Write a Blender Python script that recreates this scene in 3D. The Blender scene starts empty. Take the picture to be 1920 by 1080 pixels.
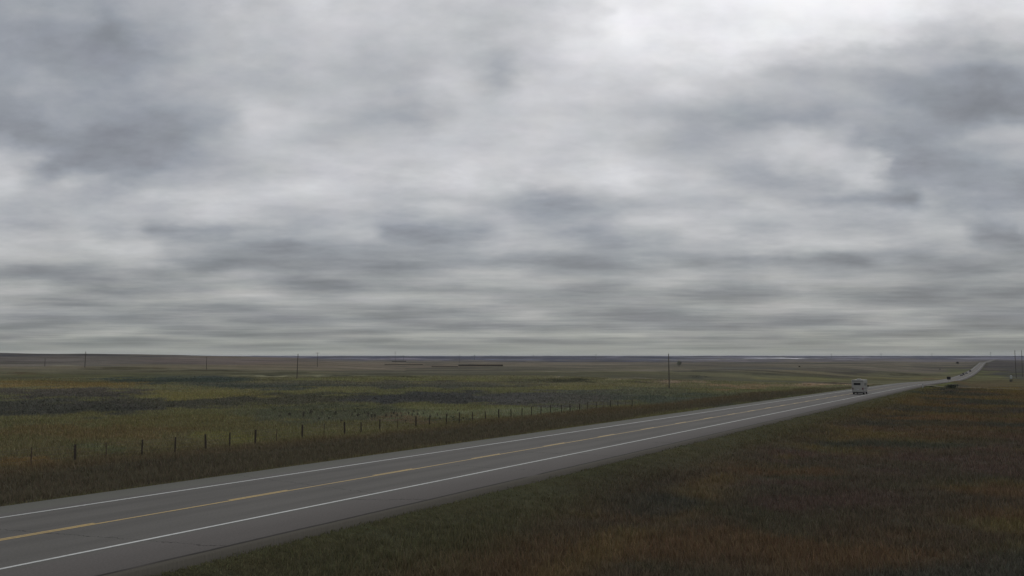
import bpy, bmesh, math, random
import numpy as np
from mathutils import Vector, Matrix
S = bpy.context.scene
C = bpy.context.collection
R = math.radians
rng = np.random.default_rng(7)
random.seed(7)
PI = math.pi

# ------------------------------------------------------------------ camera
F = 1663.0                      # focal length in pixels of the 1920 px wide photograph
HY = 667.5                      # row of the true horizon
PIT = math.atan((HY - 540.0) / F)
cam_d = bpy.data.cameras.new('camera')
cam = bpy.data.objects.new('camera', cam_d)
C.objects.link(cam)
cam.location = (0, 0, 0)        # heights below are metres below / above the lens
cam.rotation_euler = (PI / 2 + PIT, 0, 0)
cam_d.sensor_width = 36.0
cam_d.lens = 36.0 * F / 1920.0
cam_d.clip_start = 0.2
cam_d.clip_end = 120000
S.camera = cam
S.render.resolution_x = 1024
S.render.resolution_y = 576
S.view_settings.view_transform = 'Standard'
S.view_settings.look = 'None'
S.view_settings.exposure = 0.0
S.view_settings.gamma = 1.0
S.cycles.volume_bounces = 0
S.cycles.max_bounces = 4

def srgb(c, g=1.0):
    out = []
    for v in c:
        v = v / 255.0
        v = v / 12.92 if v <= 0.04045 else ((v + 0.055) / 1.055) ** 2.4
        out.append(v * g)
    return out

# ------------------------------------------------------------------ sky (world): overcast layer over a Nishita sky
SUN_EL, SUN_AZ = R(42), R(25)   # behind the bright cloud up to the right
W = bpy.data.worlds.new('World')
S.world = W
W.use_nodes = True
nt = W.node_tree
nt.nodes.clear()

class G:
    """tiny node-graph helper"""
    def __init__(s, nt): s.nt = nt
    def n(s, t, **kw):
        o = s.nt.nodes.new(t)
        for k, v in kw.items(): setattr(o, k, v)
        return o
    def put(s, sock, v):
        if v is None: return
        if hasattr(v, 'is_output'): s.nt.links.new(v, sock)
        else: sock.default_value = v
    def m(s, op, a, b=None, c=None, clamp=False):
        o = s.n('ShaderNodeMath', operation=op, use_clamp=clamp)
        for i, v in enumerate((a, b, c)): s.put(o.inputs[i], v)
        return o.outputs[0]
    def v(s, op, a, b=None, sc=None):
        o = s.n('ShaderNodeVectorMath', operation=op)
        s.put(o.inputs[0], a); s.put(o.inputs[1], b)
        if sc is not None: s.put(o.inputs['Scale'], sc)
        return o.outputs['Value'] if op in ('LENGTH', 'DOT_PRODUCT', 'DISTANCE') else o.outputs['Vector']
    def noise(s, vec, scale, det=4, rough=0.5, dist=0.0, col=False):
        o = s.n('ShaderNodeTexNoise')
        s.put(o.inputs['Vector'], vec); s.put(o.inputs['Scale'], scale); s.put(o.inputs['Detail'], det)
        s.put(o.inputs['Roughness'], rough); s.put(o.inputs['Distortion'], dist)
        return o.outputs['Color'] if col else o.outputs['Fac']
    def xyz(s, x, y, z=0.0):
        o = s.n('ShaderNodeCombineXYZ')
        s.put(o.inputs[0], x); s.put(o.inputs[1], y); s.put(o.inputs[2], z)
        return o.outputs[0]
    def sep(s, v):
        o = s.n('ShaderNodeSeparateXYZ'); s.put(o.inputs[0], v)
        return o.outputs
    def ramp(s, f, stops, interp='LINEAR'):
        o = s.n('ShaderNodeValToRGB'); s.put(o.inputs[0], f)
        cr = o.color_ramp; cr.interpolation = interp
        while len(cr.elements) < len(stops): cr.elements.new(0.5)
        for e, (p, c) in zip(cr.elements, stops):
            e.position = p; e.color = (c[0], c[1], c[2], 1)
        return o.outputs[0]
    def mr(s, f, a, b, c=0.0, d=1.0, mode='SMOOTHSTEP'):
        o = s.n('ShaderNodeMapRange', interpolation_type=mode)
        s.put(o.inputs[0], f); s.put(o.inputs[1], a); s.put(o.inputs[2], b); s.put(o.inputs[3], c); s.put(o.inputs[4], d)
        return o.outputs[0]
    def mix(s, f, a, b, mode='MIX'):
        o = s.n('ShaderNodeMix', data_type='RGBA', blend_type=mode)
        s.put(o.inputs[0], f); s.put(o.inputs[6], a); s.put(o.inputs[7], b)
        return o.outputs[2]

g = G(nt)
D = g.v('NORMALIZE', g.n('ShaderNodeTexCoord').outputs['Generated'])
dx, dy, dz = g.sep(D)
front = g.mr(dy, .30, .55)                                       # the charted part of the deck lies ahead; the rest is plain stratus
dyc = g.m('MAXIMUM', dy, .25)
ta = g.m('DIVIDE', dx, dyc); te = g.m('DIVIDE', g.m('MAXIMUM', dz, 0.0), dyc)
AE = g.xyz(ta, te, 0.0)
# cloud deck brightness along rows of equal elevation: row, then (column, brightness)
ROWS = [
 (-60, [(0, .66), (200, .62), (450, .78), (700, .74), (950, .78), (1150, .93), (1400, .96), (1650, .92), (1900, .84)]),
 (20, [(0, .65), (60, .65), (160, .64), (200, .60), (300, .66), (400, .73), (450, .78), (520, .77), (600, .80), (700, .74), (800, .74), (900, .77), (1000, .78), (1100, .83), (1150, .91), (1300, .95), (1500, .95), (1650, .93), (1750, .88), (1900, .84)]),
 (65, [(0, .62), (60, .61), (150, .60), (200, .565), (300, .65), (400, .70), (520, .77), (600, .77), (700, .73), (800, .74), (900, .755), (950, .77), (1020, .80), (1100, .83), (1170, .92), (1400, .95), (1550, .92), (1650, .88), (1750, .80), (1900, .76)]),
 (105, [(0, .60), (60, .575), (140, .56), (230, .58), (300, .63), (400, .68), (500, .72), (600, .75), (700, .74), (790, .72), (860, .75), (920, .70), (980, .78), (1150, .86), (1400, .87), (1480, .84), (1550, .79), (1700, .71), (1900, .65)]),
 (150, [(0, .59), (60, .61), (150, .575), (230, .58), (300, .63), (400, .68), (500, .71), (600, .76), (700, .73), (760, .70), (850, .77), (930, .70), (1000, .81), (1200, .81), (1400, .74), (1500, .69), (1700, .60), (1850, .54), (1920, .53)]),
 (215, [(0, .55), (50, .57), (100, .60), (200, .565), (300, .61), (400, .67), (470, .77), (540, .73), (620, .71), (700, .70), (760, .66), (820, .71), (900, .76), (1000, .78), (1200, .74), (1320, .68), (1420, .645), (1600, .635), (1700, .60), (1850, .52), (1920, .52)]),
 (258, [(0, .62), (40, .56), (90, .53), (200, .53), (300, .58), (400, .66), (480, .74), (600, .68), (700, .72), (850, .78), (1000, .80), (1130, .74), (1300, .66), (1400, .73), (1500, .79), (1590, .70), (1640, .62), (1700, .57), (1780, .58), (1850, .66), (1920, .70)]),
 (297, [(0, .75), (50, .70), (110, .55), (180, .54), (260, .56), (350, .65), (500, .75), (650, .73), (800, .77), (900, .79), (980, .82), (1130, .78), (1300, .68), (1380, .68), (1450, .76), (1550, .785), (1640, .77), (1680, .60), (1720, .55), (1820, .56), (1920, .64)]),
 (338, [(0, .77), (80, .71), (140, .78), (190, .70), (250, .60), (320, .66), (400, .74), (600, .78), (720, .80), (790, .84), (860, .80), (930, .73), (1000, .79), (1170, .80), (1300, .70), (1450, .64), (1550, .68), (1640, .74), (1690, .58), (1800, .58), (1920, .60)]),
 (372, [(0, .75), (100, .72), (180, .72), (260, .72), (400, .75), (600, .76), (750, .76), (840, .72), (900, .68), (990, .62), (1080, .66), (1180, .72), (1300, .70), (1450, .66), (1560, .57), (1700, .55), (1745, .69), (1800, .67), (1870, .60), (1920, .60)]),
 (402, [(0, .72), (130, .73), (230, .71), (400, .73), (500, .75), (600, .73), (700, .72), (830, .71), (900, .69), (1000, .63), (1120, .66), (1200, .79), (1300, .76), (1500, .71), (1700, .71), (1800, .69), (1880, .62), (1920, .62)]),
 (430, [(0, .72), (100, .72), (240, .75), (290, .64), (400, .60), (500, .64), (600, .69), (690, .745), (740, .62), (900, .62), (960, .66), (1100, .60), (1200, .70), (1400, .74), (1600, .71), (1780, .68), (1850, .54), (1900, .58), (1920, .64)]),
 (462, [(0, .66), (100, .64), (200, .69), (270, .70), (330, .60), (420, .56), (520, .57), (620, .62), (720, .61), (850, .57), (960, .64), (1050, .66), (1200, .63), (1300, .67), (1450, .69), (1650, .71), (1750, .66), (1920, .62)]),
 (490, [(0, .66), (60, .66), (150, .61), (250, .64), (420, .57), (600, .58), (700, .57), (860, .56), (960, .60), (1060, .57), (1200, .62), (1400, .62), (1480, .55), (1590, .54), (1660, .64), (1750, .60), (1920, .59)]),
 (512, [(0, .58), (90, .58), (200, .60), (290, .53), (380, .60), (450, .68), (560, .60), (700, .60), (850, .62), (960, .67), (1060, .58), (1200, .57), (1300, .64), (1450, .60), (1600, .58), (1750, .57), (1920, .58)]),
 (530, [(0, .62), (80, .66), (200, .60), (320, .57), (440, .58), (560, .55), (700, .58), (880, .66), (1000, .66), (1140, .55), (1250, .65), (1400, .60), (1550, .58), (1750, .56), (1920, .57)]),
 (556, [(0, .62), (120, .60), (300, .60), (450, .63), (600, .57), (800, .62), (950, .60), (1100, .62), (1300, .58), (1500, .57), (1700, .56), (1920, .56)]),
 (600, [(0, .57), (300, .58), (600, .58), (900, .56), (1200, .57), (1500, .56), (1920, .56)]),
 (652, [(0, .56), (400, .555), (800, .55), (1200, .555), (1600, .56), (1920, .53)]),
 (640, [(0, .57), (400, .56), (800, .565), (1200, .565), (1600, .57), (1920, .54)]),
 (662, [(0, .61), (400, .61), (800, .605), (1200, .605), (1600, .60), (1920, .56)]),
]
def row_te(y):
    b = (540 - y) / F; return (math.sin(PIT) + b * math.cos(PIT)) / (math.cos(PIT) - b * math.sin(PIT))
def col_ta(x, y):
    b = (540 - y) / F; return (x - 960) / F / (math.cos(PIT) - b * math.sin(PIT))
w1 = g.noise(g.v('MULTIPLY', AE, (9, 16, 1)), 1.0, 3, 0.6, col=True)
w2 = g.noise(g.v('MULTIPLY', AE, (24, 54, 1)), 1.0, 4, 0.6, col=True)
wamp = g.mr(te, 0.0, .25, .12, 1.0, 'LINEAR')
warp = g.v('ADD', g.v('MULTIPLY', g.v('SUBTRACT', w1, (.5, .5, .5)), (.075, .040, 0)),
           g.v('MULTIPLY', g.v('SUBTRACT', w2, (.5, .5, .5)), (.030, .014, 0)))
wx, wy, _ = g.sep(warp)
ax = g.m('ADD', ta, g.m('MULTIPLY', wx, g.m('SQRT', wamp))); ey = g.m('ADD', te, g.m('MULTIPLY', wy, wamp))
fa = g.m('DIVIDE', g.m('ADD', ax, .68), 1.36)
rows = sorted(((row_te(y), y, pts) for y, pts in ROWS))
acc = None
for i, (rt, y, pts) in enumerate(rows):
    val = g.ramp(fa, [((col_ta(x, y) + .68) / 1.36, (b, b, b)) for x, b in pts], 'EASE')
    if acc is None: acc = val
    else: acc = g.mix(g.mr(ey, rows[i - 1][0], rt), acc, val)
# billowy detail: three belts of cells that flatten towards the horizon, brighter on their upper edges
qe = g.m('MULTIPLY', g.m('LOGARITHM', g.m('ADD', te, .022), math.e), 5.4)      # cells flatten steadily towards the horizon
def bases(off):
    """lumpy cloud bases: dark rounded cells with paler seams, ragged by noise"""
    base = g.xyz(g.m('MULTIPLY_ADD', ta, 7.5, 7.1), g.m('ADD', qe, 31.7 + off))
    wv = g.v('MULTIPLY', g.v('SUBTRACT', g.noise(base, 1.2, 6, .64, col=True), (.5, .5, .5)), (1.9, 1.3, 0))
    vo = g.n('ShaderNodeTexVoronoi', feature='SMOOTH_F1', voronoi_dimensions='2D'); vo.inputs['Scale'].default_value = .85; vo.inputs['Smoothness'].default_value = .45
    g.put(vo.inputs['Vector'], g.v('ADD', base, wv))
    return base, vo.outputs['Distance']
base0, d0 = bases(0.0)
_, d1 = bases(.3)
lump = g.mr(te, .12, .28, .23, .125)
det_ = g.m('ADD', g.m('MULTIPLY', g.m('SUBTRACT', d0, .42), lump), g.m('MULTIPLY', g.m('SUBTRACT', d1, d0), g.m('MULTIPLY', lump, .5)))
det_ = g.m('ADD', det_, g.m('MULTIPLY', g.m('SUBTRACT', g.noise(base0, 1.7, 5, .58), .5), .15))
streak = g.noise(g.v('MULTIPLY', base0, (.8, 2.6, 1)), 1.3, 3, .55)
det_ = g.m('ADD', det_, g.m('MULTIPLY', g.m('SUBTRACT', streak, .5), g.mr(te, .14, .03, 0.0, .13)))
far_ = g.noise(g.v('MULTIPLY', D, (5, 5, 8)), 1.0, 5, .55, .3)
det_ = g.m('MULTIPLY', det_, g.mr(te, 0.0, .02, .2, 1.0))
base_ = g.mix(front, g.m('ADD', .70, g.m('MULTIPLY', g.m('SUBTRACT', far_, .5), .5)), g.m('ADD', acc, det_))
L = base_
v = g.m('MULTIPLY', g.m('ARCSINE', dz), 180 / PI)
def gr(a): return srgb([q * 255 for q in a])
cl = g.ramp(L, [(.42, gr((.420, .430, .455))), (.53, gr((.528, .542, .572))), (.60, gr((.592, .610, .642))), (.72, gr((.714, .722, .738))), (.80, gr((.796, .798, .812))), (.95, gr((.950, .950, .962))), (1.0, gr((.985, .985, .99)))])
chroma = g.noise(g.v('MULTIPLY', AE, (16, 30, 1)), 1.0, 3, .6, col=True)
cl = g.mix(1.0, cl, g.v('ADD', g.v('MULTIPLY', g.v('SUBTRACT', chroma, (.5, .5, .5)), (.05, .03, .06)), (1, 1, 1)), 'MULTIPLY')
lowt = g.mr(v, 9.0, 3.0)
lowc = g.ramp(L, [(.42, gr((.42, .435, .452))), (.53, gr((.518, .533, .548))), (.60, gr((.593, .604, .611))), (.70, gr((.704, .708, .706))), (.95, gr((.95, .95, .94)))])
lowc = g.mix(1.0, lowc, g.v('ADD', g.v('MULTIPLY', g.v('SUBTRACT', g.noise(g.v('MULTIPLY', AE, (12, 70, 1)), 1.0, 3, .6, col=True), (.5, .5, .5)), (.07, .04, .09)), (1, 1, 1)), 'MULTIPLY')
cl = g.mix(lowt, cl, lowc)
warm = g.mr(v, 2.6, 0.3, 0.0, 1.0)
cl = g.mix(g.m('MULTIPLY', warm, .85), cl, g.mix(1.0, cl, (1.01, 1.015, .92, 1), 'MULTIPLY'))
sky = g.n('ShaderNodeTexSky', sky_type='NISHITA', sun_disc=False)
sky.sun_elevation = SUN_EL; sky.sun_rotation = SUN_AZ; sky.air_density = 1.5
bg1 = g.n('ShaderNodeBackground'); g.put(bg1.inputs[0], sky.outputs[0]); bg1.inputs[1].default_value = 0.06
bg2 = g.n('ShaderNodeBackground'); g.put(bg2.inputs[0], cl); bg2.inputs[1].default_value = 1.0
ms = g.n('ShaderNodeMixShader'); ms.inputs[0].default_value = 0.97    # a closed deck, hardly any blue through it
g.put(ms.inputs[1], bg1.outputs[0]); g.put(ms.inputs[2], bg2.outputs[0])
wo = g.n('ShaderNodeOutputWorld'); g.put(wo.inputs[0], ms.outputs[0])

# ------------------------------------------------------------------ sun, veiled by the overcast
sd_ = bpy.data.lights.new('sun', 'SUN'); sd_.energy = 0.5; sd_.angle = R(25); sd_.color = (1.0, .96, .9)
sun = bpy.data.objects.new('sun', sd_); C.objects.link(sun)
sv = Vector((math.sin(SUN_AZ) * math.cos(SUN_EL), math.cos(SUN_AZ) * math.cos(SUN_EL), math.sin(SUN_EL)))
sun.rotation_euler = sv.to_track_quat('Z', 'Y').to_euler()

# ------------------------------------------------------------------ helpers for objects
def link(o, parent=None):
    C.objects.link(o)
    if parent is not None: o.parent = parent
    return o
def tag(o, label=None, cat=None, group=None, kind=None):
    if label: o['label'] = label
    if cat: o['category'] = cat
    if group: o['group'] = group
    if kind: o['kind'] = kind
    return o
def empty(name, loc, rz=0, label=None, cat=None, group=None):
    o = bpy.data.objects.new(name, None); o.empty_display_size = .3
    o.location = loc; o.rotation_euler = (0, 0, rz)
    return tag(link(o), label, cat, group)
def mesh_np(name, verts, faces, mat, parent=None, cols=None, smooth=False, uvs=None):
    """faces: (n,3) or (n,4) int array"""
    verts = np.asarray(verts, dtype=np.float32); faces = np.asarray(faces, dtype=np.int32)
    me = bpy.data.meshes.new(name)
    k = faces.shape[1]
    me.vertices.add(len(verts)); me.vertices.foreach_set('co', verts.ravel())
    me.loops.add(faces.size); me.loops.foreach_set('vertex_index', faces.ravel())
    me.polygons.add(len(faces)); me.polygons.foreach_set('loop_start', np.arange(0, faces.size, k, dtype=np.int32))
    me.polygons.foreach_set('loop_total', np.full(len(faces), k, dtype=np.int32))
    if smooth: me.polygons.foreach_set('use_smooth', np.ones(len(faces), dtype=bool))
    if cols is not None:
        a = me.color_attributes.new('cover', 'FLOAT_COLOR', 'POINT')
        c4 = np.ones((len(verts), 4), dtype=np.float32); c4[:, :3] = cols
        a.data.foreach_set('color', c4.ravel())
    if uvs is not None:
        uv = me.uv_layers.new(name='UVMap')
        uv.data.foreach_set('uv', np.asarray(uvs, dtype=np.float32)[faces.ravel()].ravel())
    me.update(calc_edges=True); me.validate()
    o = bpy.data.objects.new(name, me); me.materials.append(mat)
    return link(o, parent)
class MB:
    def __init__(s): s.bm = bmesh.new()
    def box(s, c, d, rz=0, top=(1, 1), shift=(0, 0), bev=0):
        """box centred at c with size d; top face scaled by top, shifted"""
        v = []
        for z in (-.5, .5):
            for x, y in ((-.5, -.5), (.5, -.5), (.5, .5), (-.5, .5)):
                sx = top[0] if z > 0 else 1; sy = top[1] if z > 0 else 1
                p = Vector((x * d[0] * sx + (shift[0] if z > 0 else 0), y * d[1] * sy + (shift[1] if z > 0 else 0), z * d[2]))
                p.rotate(Matrix.Rotation(rz, 3, 'Z'))
                v.append(s.bm.verts.new(p + Vector(c)))
        fs = [s.bm.faces.new([v[i] for i in q]) for q in ((3, 2, 1, 0), (4, 5, 6, 7), (0, 1, 5, 4), (1, 2, 6, 5), (2, 3, 7, 6), (3, 0, 4, 7))]
        if bev:
            es = list({e for f in fs for e in f.edges})
            bmesh.ops.bevel(s.bm, geom=es, offset=bev, segments=2, affect='EDGES', profile=.6)
        return s
    def tube(s, pts, rad, n=8):
        rings = []
        for i, p in enumerate(pts):
            p = Vector(p); a = Vector(pts[max(i - 1, 0)]); b = Vector(pts[min(i + 1, len(pts) - 1)])
            t = (b - a).normalized(); q = t.to_track_quat('Z', 'Y'); r = rad[i] if isinstance(rad, (list, tuple)) else rad
            rings.append([s.bm.verts.new(p + q @ Vector((r * math.cos(2 * PI * k / n), r * math.sin(2 * PI * k / n), 0))) for k in range(n)])
        for a, b in zip(rings, rings[1:]):
            for k in range(n): s.bm.faces.new((a[k], a[(k + 1) % n], b[(k + 1) % n], b[k]))
        s.bm.faces.new(rings[0][::-1]); s.bm.faces.new(rings[-1])
        return s
    def prism(s, prof, y0, y1, inset=None):
        """prof: list of (x,z); extruded along y; inset: per point y shrink"""
        ins = inset or [0] * len(prof)
        a = [s.bm.verts.new((x, y0 + i, z)) for (x, z), i in zip(prof, ins)]
        b = [s.bm.verts.new((x, y1 - i, z)) for (x, z), i in zip(prof, ins)]
        n = len(prof)
        s.bm.faces.new(a); s.bm.faces.new(b[::-1])
        for k in range(n): s.bm.faces.new((a[k], b[k], b[(k + 1) % n], a[(k + 1) % n]))
        return s
    def build(s, name, mat, parent=None, smooth=False):
        bmesh.ops.recalc_face_normals(s.bm, faces=s.bm.faces)
        me = bpy.data.meshes.new(name); s.bm.to_mesh(me); s.bm.free()
        me.materials.append(mat)
        if smooth:
            for p in me.polygons: p.use_smooth = True
        return link(bpy.data.objects.new(name, me), parent)

def mat_basic(name, col, rough=.8, metal=0, var=.15, scale=6.0, spec=.3):
    m = bpy.data.materials.new(name); m.use_nodes = True
    h = G(m.node_tree); b = m.node_tree.nodes['Principled BSDF']
    n = h.noise(h.n('ShaderNodeTexCoord').outputs['Object'], scale, 4, .6)
    c = h.mix(1.0, (*col, 1), h.ramp(n, [(.3, (1 - var,) * 3), (.7, (1 + var,) * 3)]), 'MULTIPLY')
    h.put(b.inputs['Base Color'], c); b.inputs['Roughness'].default_value = rough; b.inputs['Metallic'].default_value = metal
    b.inputs['Specular IOR Level'].default_value = spec
    return m

# ------------------------------------------------------------------ terrain: heights in road coordinates (s along, d to the left)
TH = 0.499
ST, CT = math.sin(TH), math.cos(TH)
DC = 25.98
_k = np.array([(-600, 2.19), (0, -5.2), (250, -8.28), (320, -9.2), (416, -11.0), (520, -13.3), (657, -15.5), (760, -16.6), (948, -17.9), (1150, -18.4), (1392, -18.05),
               (1700, -15.8), (2030, -13.35), (2120, -13.3), (2350, -15.2), (2600, -14.9), (3000, -13.2), (3400, -11.9), (3500, -11.9), (3900, -15), (4400, -18.5), (5200, -20.5), (7000, -21.5), (12000, -24), (45000, -24)])
_s = np.arange(-600, 45000, 10.0)
_z = np.interp(_s, _k[:, 0], _k[:, 1])
_ker = np.exp(-.5 * (np.arange(-12, 13) / 4.0) ** 2); _ker /= _ker.sum()
_z2 = np.convolve(np.pad(_z, 12, mode='edge'), _ker, 'valid')
_z2[:8] = _z[:8]
def zr(s): return np.interp(s, _s, _z2)
def dcen(s): return DC - 9.4e-6 * np.maximum(s - 1950, 0) ** 2
def sm(a, b, x):
    t = np.clip((x - a) / (b - a), 0, 1); return t * t * (3 - 2 * t)
def hsh(i, j, seed):
    x = (i.astype(np.int64) * 374761393 + j.astype(np.int64) * 668265263 + seed * 974711) & 0x7fffffff
    x = ((x ^ (x >> 13)) * 1274126177) & 0x7fffffff
    return ((x ^ (x >> 16)) & 0xffff) / 65535.0
def vn(x, y, seed=0):
    i = np.floor(x); j = np.floor(y); fx = x - i; fy = y - j
    fx = fx * fx * (3 - 2 * fx); fy = fy * fy * (3 - 2 * fy)
    i = i.astype(np.int64); j = j.astype(np.int64)
    a = hsh(i, j, seed); b = hsh(i + 1, j, seed); c = hsh(i, j + 1, seed); d = hsh(i + 1, j + 1, seed)
    return (a * (1 - fx) + b * fx) * (1 - fy) + (c * (1 - fx) + d * fx) * fy
def fb(x, y, seed=0, o=4):
    t = 0; a = .5; n = 0
    for k in range(o):
        t = t + a * vn(x * 2 ** k + k * 17.3, y * 2 ** k + k * 5.1, seed + k); n += a; a *= .5
    return t / n
def pxof(X, Y):
    az = np.clip(np.arctan2(X, Y), -1.25, 1.25)
    return 960 + F * np.tan(az) / math.cos(0)
def H(X, Y):
    X = np.asarray(X, float); Y = np.asarray(Y, float)
    s = X * ST + Y * CT; d = -X * CT + Y * ST
    e = d - dcen(s)
    rr = np.hypot(X, Y)
    px = pxof(X, Y)
    z0 = zr(s)
    far = 1 + 0 * e
    off = np.interp(e, [-60, -26, -14, -9, -7.0, -6.83, 6.0, 6.2, 9, 14, 22, 31, 60], [-1.1, -.95, -.95, -.55, -.13, -.4, -.4, -.10, -.45, -1.0, -1.6, -1.72, -1.8])
    road = z0 + off
    # open pasture left of the road
    V = np.interp(rr, [0, 150, 300, 420, 800, 1300, 2500, 6000, 15000, 45000], [-8.2, -9.0, -9.35, -9.7, -11.6, -14.0, -17.5, -21, -18, -14])
    ridge = np.interp(px, [-3500, -600, 0, 60, 110, 160, 250, 330, 400, 480, 600, 760], [14, 8, 4.3, 3.6, 3.2, 3.5, 2.9, 1.9, .6, -1.0, -4.5, -14])
    t = sm(430, 1500, rr) ** .8
    hill = V * (1 - t) + ridge * t
    hill = hill * (1 - sm(1700, 3000, rr)) + V * sm(1700, 3000, rr)
    V = np.where(px < 760, hill, V)
    wl = sm(31, 170, e) * sm(8, 120, rr)
    wl = np.maximum(wl, sm(900, 3000, rr) * sm(8, 90, np.abs(e)))
    left = road * (1 - wl) + V * wl
    RV = np.interp(rr, [0, 150, 330, 600, 900, 1500, 2500, 5000, 12000, 45000], [-6.2, -7.4, -8.8, -11.2, -14.5, -16.0, -15.0, -19, -22, -16])
    wr = sm(-30, -120, e)
    right = road * (1 - wr) + RV * wr
    right = right + 1.7 * np.exp(-((s - 390) / 40) ** 2 - ((e + 12.5) / 4.0) ** 2) * sm(-7.2, -9.5, e)
    z = np.where(e > 0, left, right)
    # relief
    m = sm(7, 16, np.abs(e))
    z = z + m * (fb(X / 7, Y / 7, 3, 3) - .5) * .22
    m2 = sm(10, 60, np.abs(e))
    z = z + m2 * (fb(X / 60, Y / 60, 5, 3) - .5) * 1.0 * sm(60, 200, rr)
    m3 = sm(40, 400, np.abs(e)) * sm(600, 3000, rr)
    z = z + m3 * (fb(X / 900, Y / 500, 9, 4) - .5) * np.minimum(rr * .0042, 60)
    return z
def proj(X, Y, Z):
    Yc = np.maximum(Y * math.cos(PIT) + Z * math.sin(PIT), 1e-3); yc = -Y * math.sin(PIT) + Z * math.cos(PIT)
    return 960 + F * X / Yc, 540 - F * yc / Yc
def ray(x, y):
    a = (x - 960) / F; b = (540 - y) / F
    return np.array([a, math.cos(PIT) - b * math.sin(PIT), math.sin(PIT) + b * math.cos(PIT)])
def hit(x, y):
    """the ground point seen at photograph position x, y"""
    r = ray(x, y)
    t = 8 * 1.004 ** np.arange(2200)
    p = r[None] * t[:, None]
    below = p[:, 2] <= H(p[:, 0], p[:, 1])
    i = int(np.argmax(below)) if below.any() else len(t) - 1
    q = p[i]
    return Vector((q[0], q[1], float(H(q[0], q[1]))))
def road_pt(s, e, dz=0.0):
    d = dcen(s) + e
    return np.stack([s * ST - d * CT, s * CT + d * ST, zr(s) + dz + 0 * s], -1)
def s_at(px, d_off):
    """distance along the straight road where lateral offset d_off is seen at column px"""
    lo, hi = -10.0, 3000.0
    for _ in range(60):
        m = (lo + hi) / 2; X = m * ST - (DC + d_off) * CT; Y = m * CT + (DC + d_off) * ST
        x = 960 + F * X / max(Y * math.cos(PIT) - 9 * math.sin(PIT), .5)
        if Y < 1 or x < px: lo = m
        else: hi = m
    return lo

# ------------------------------------------------------------------ ground cover: patches of grass, sage and bare soil, plus painted coulee and ditch shade
ALB = 1.72                                    # photographed tone -> base colour
def A(c): return np.array(srgb(c, ALB))
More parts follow.
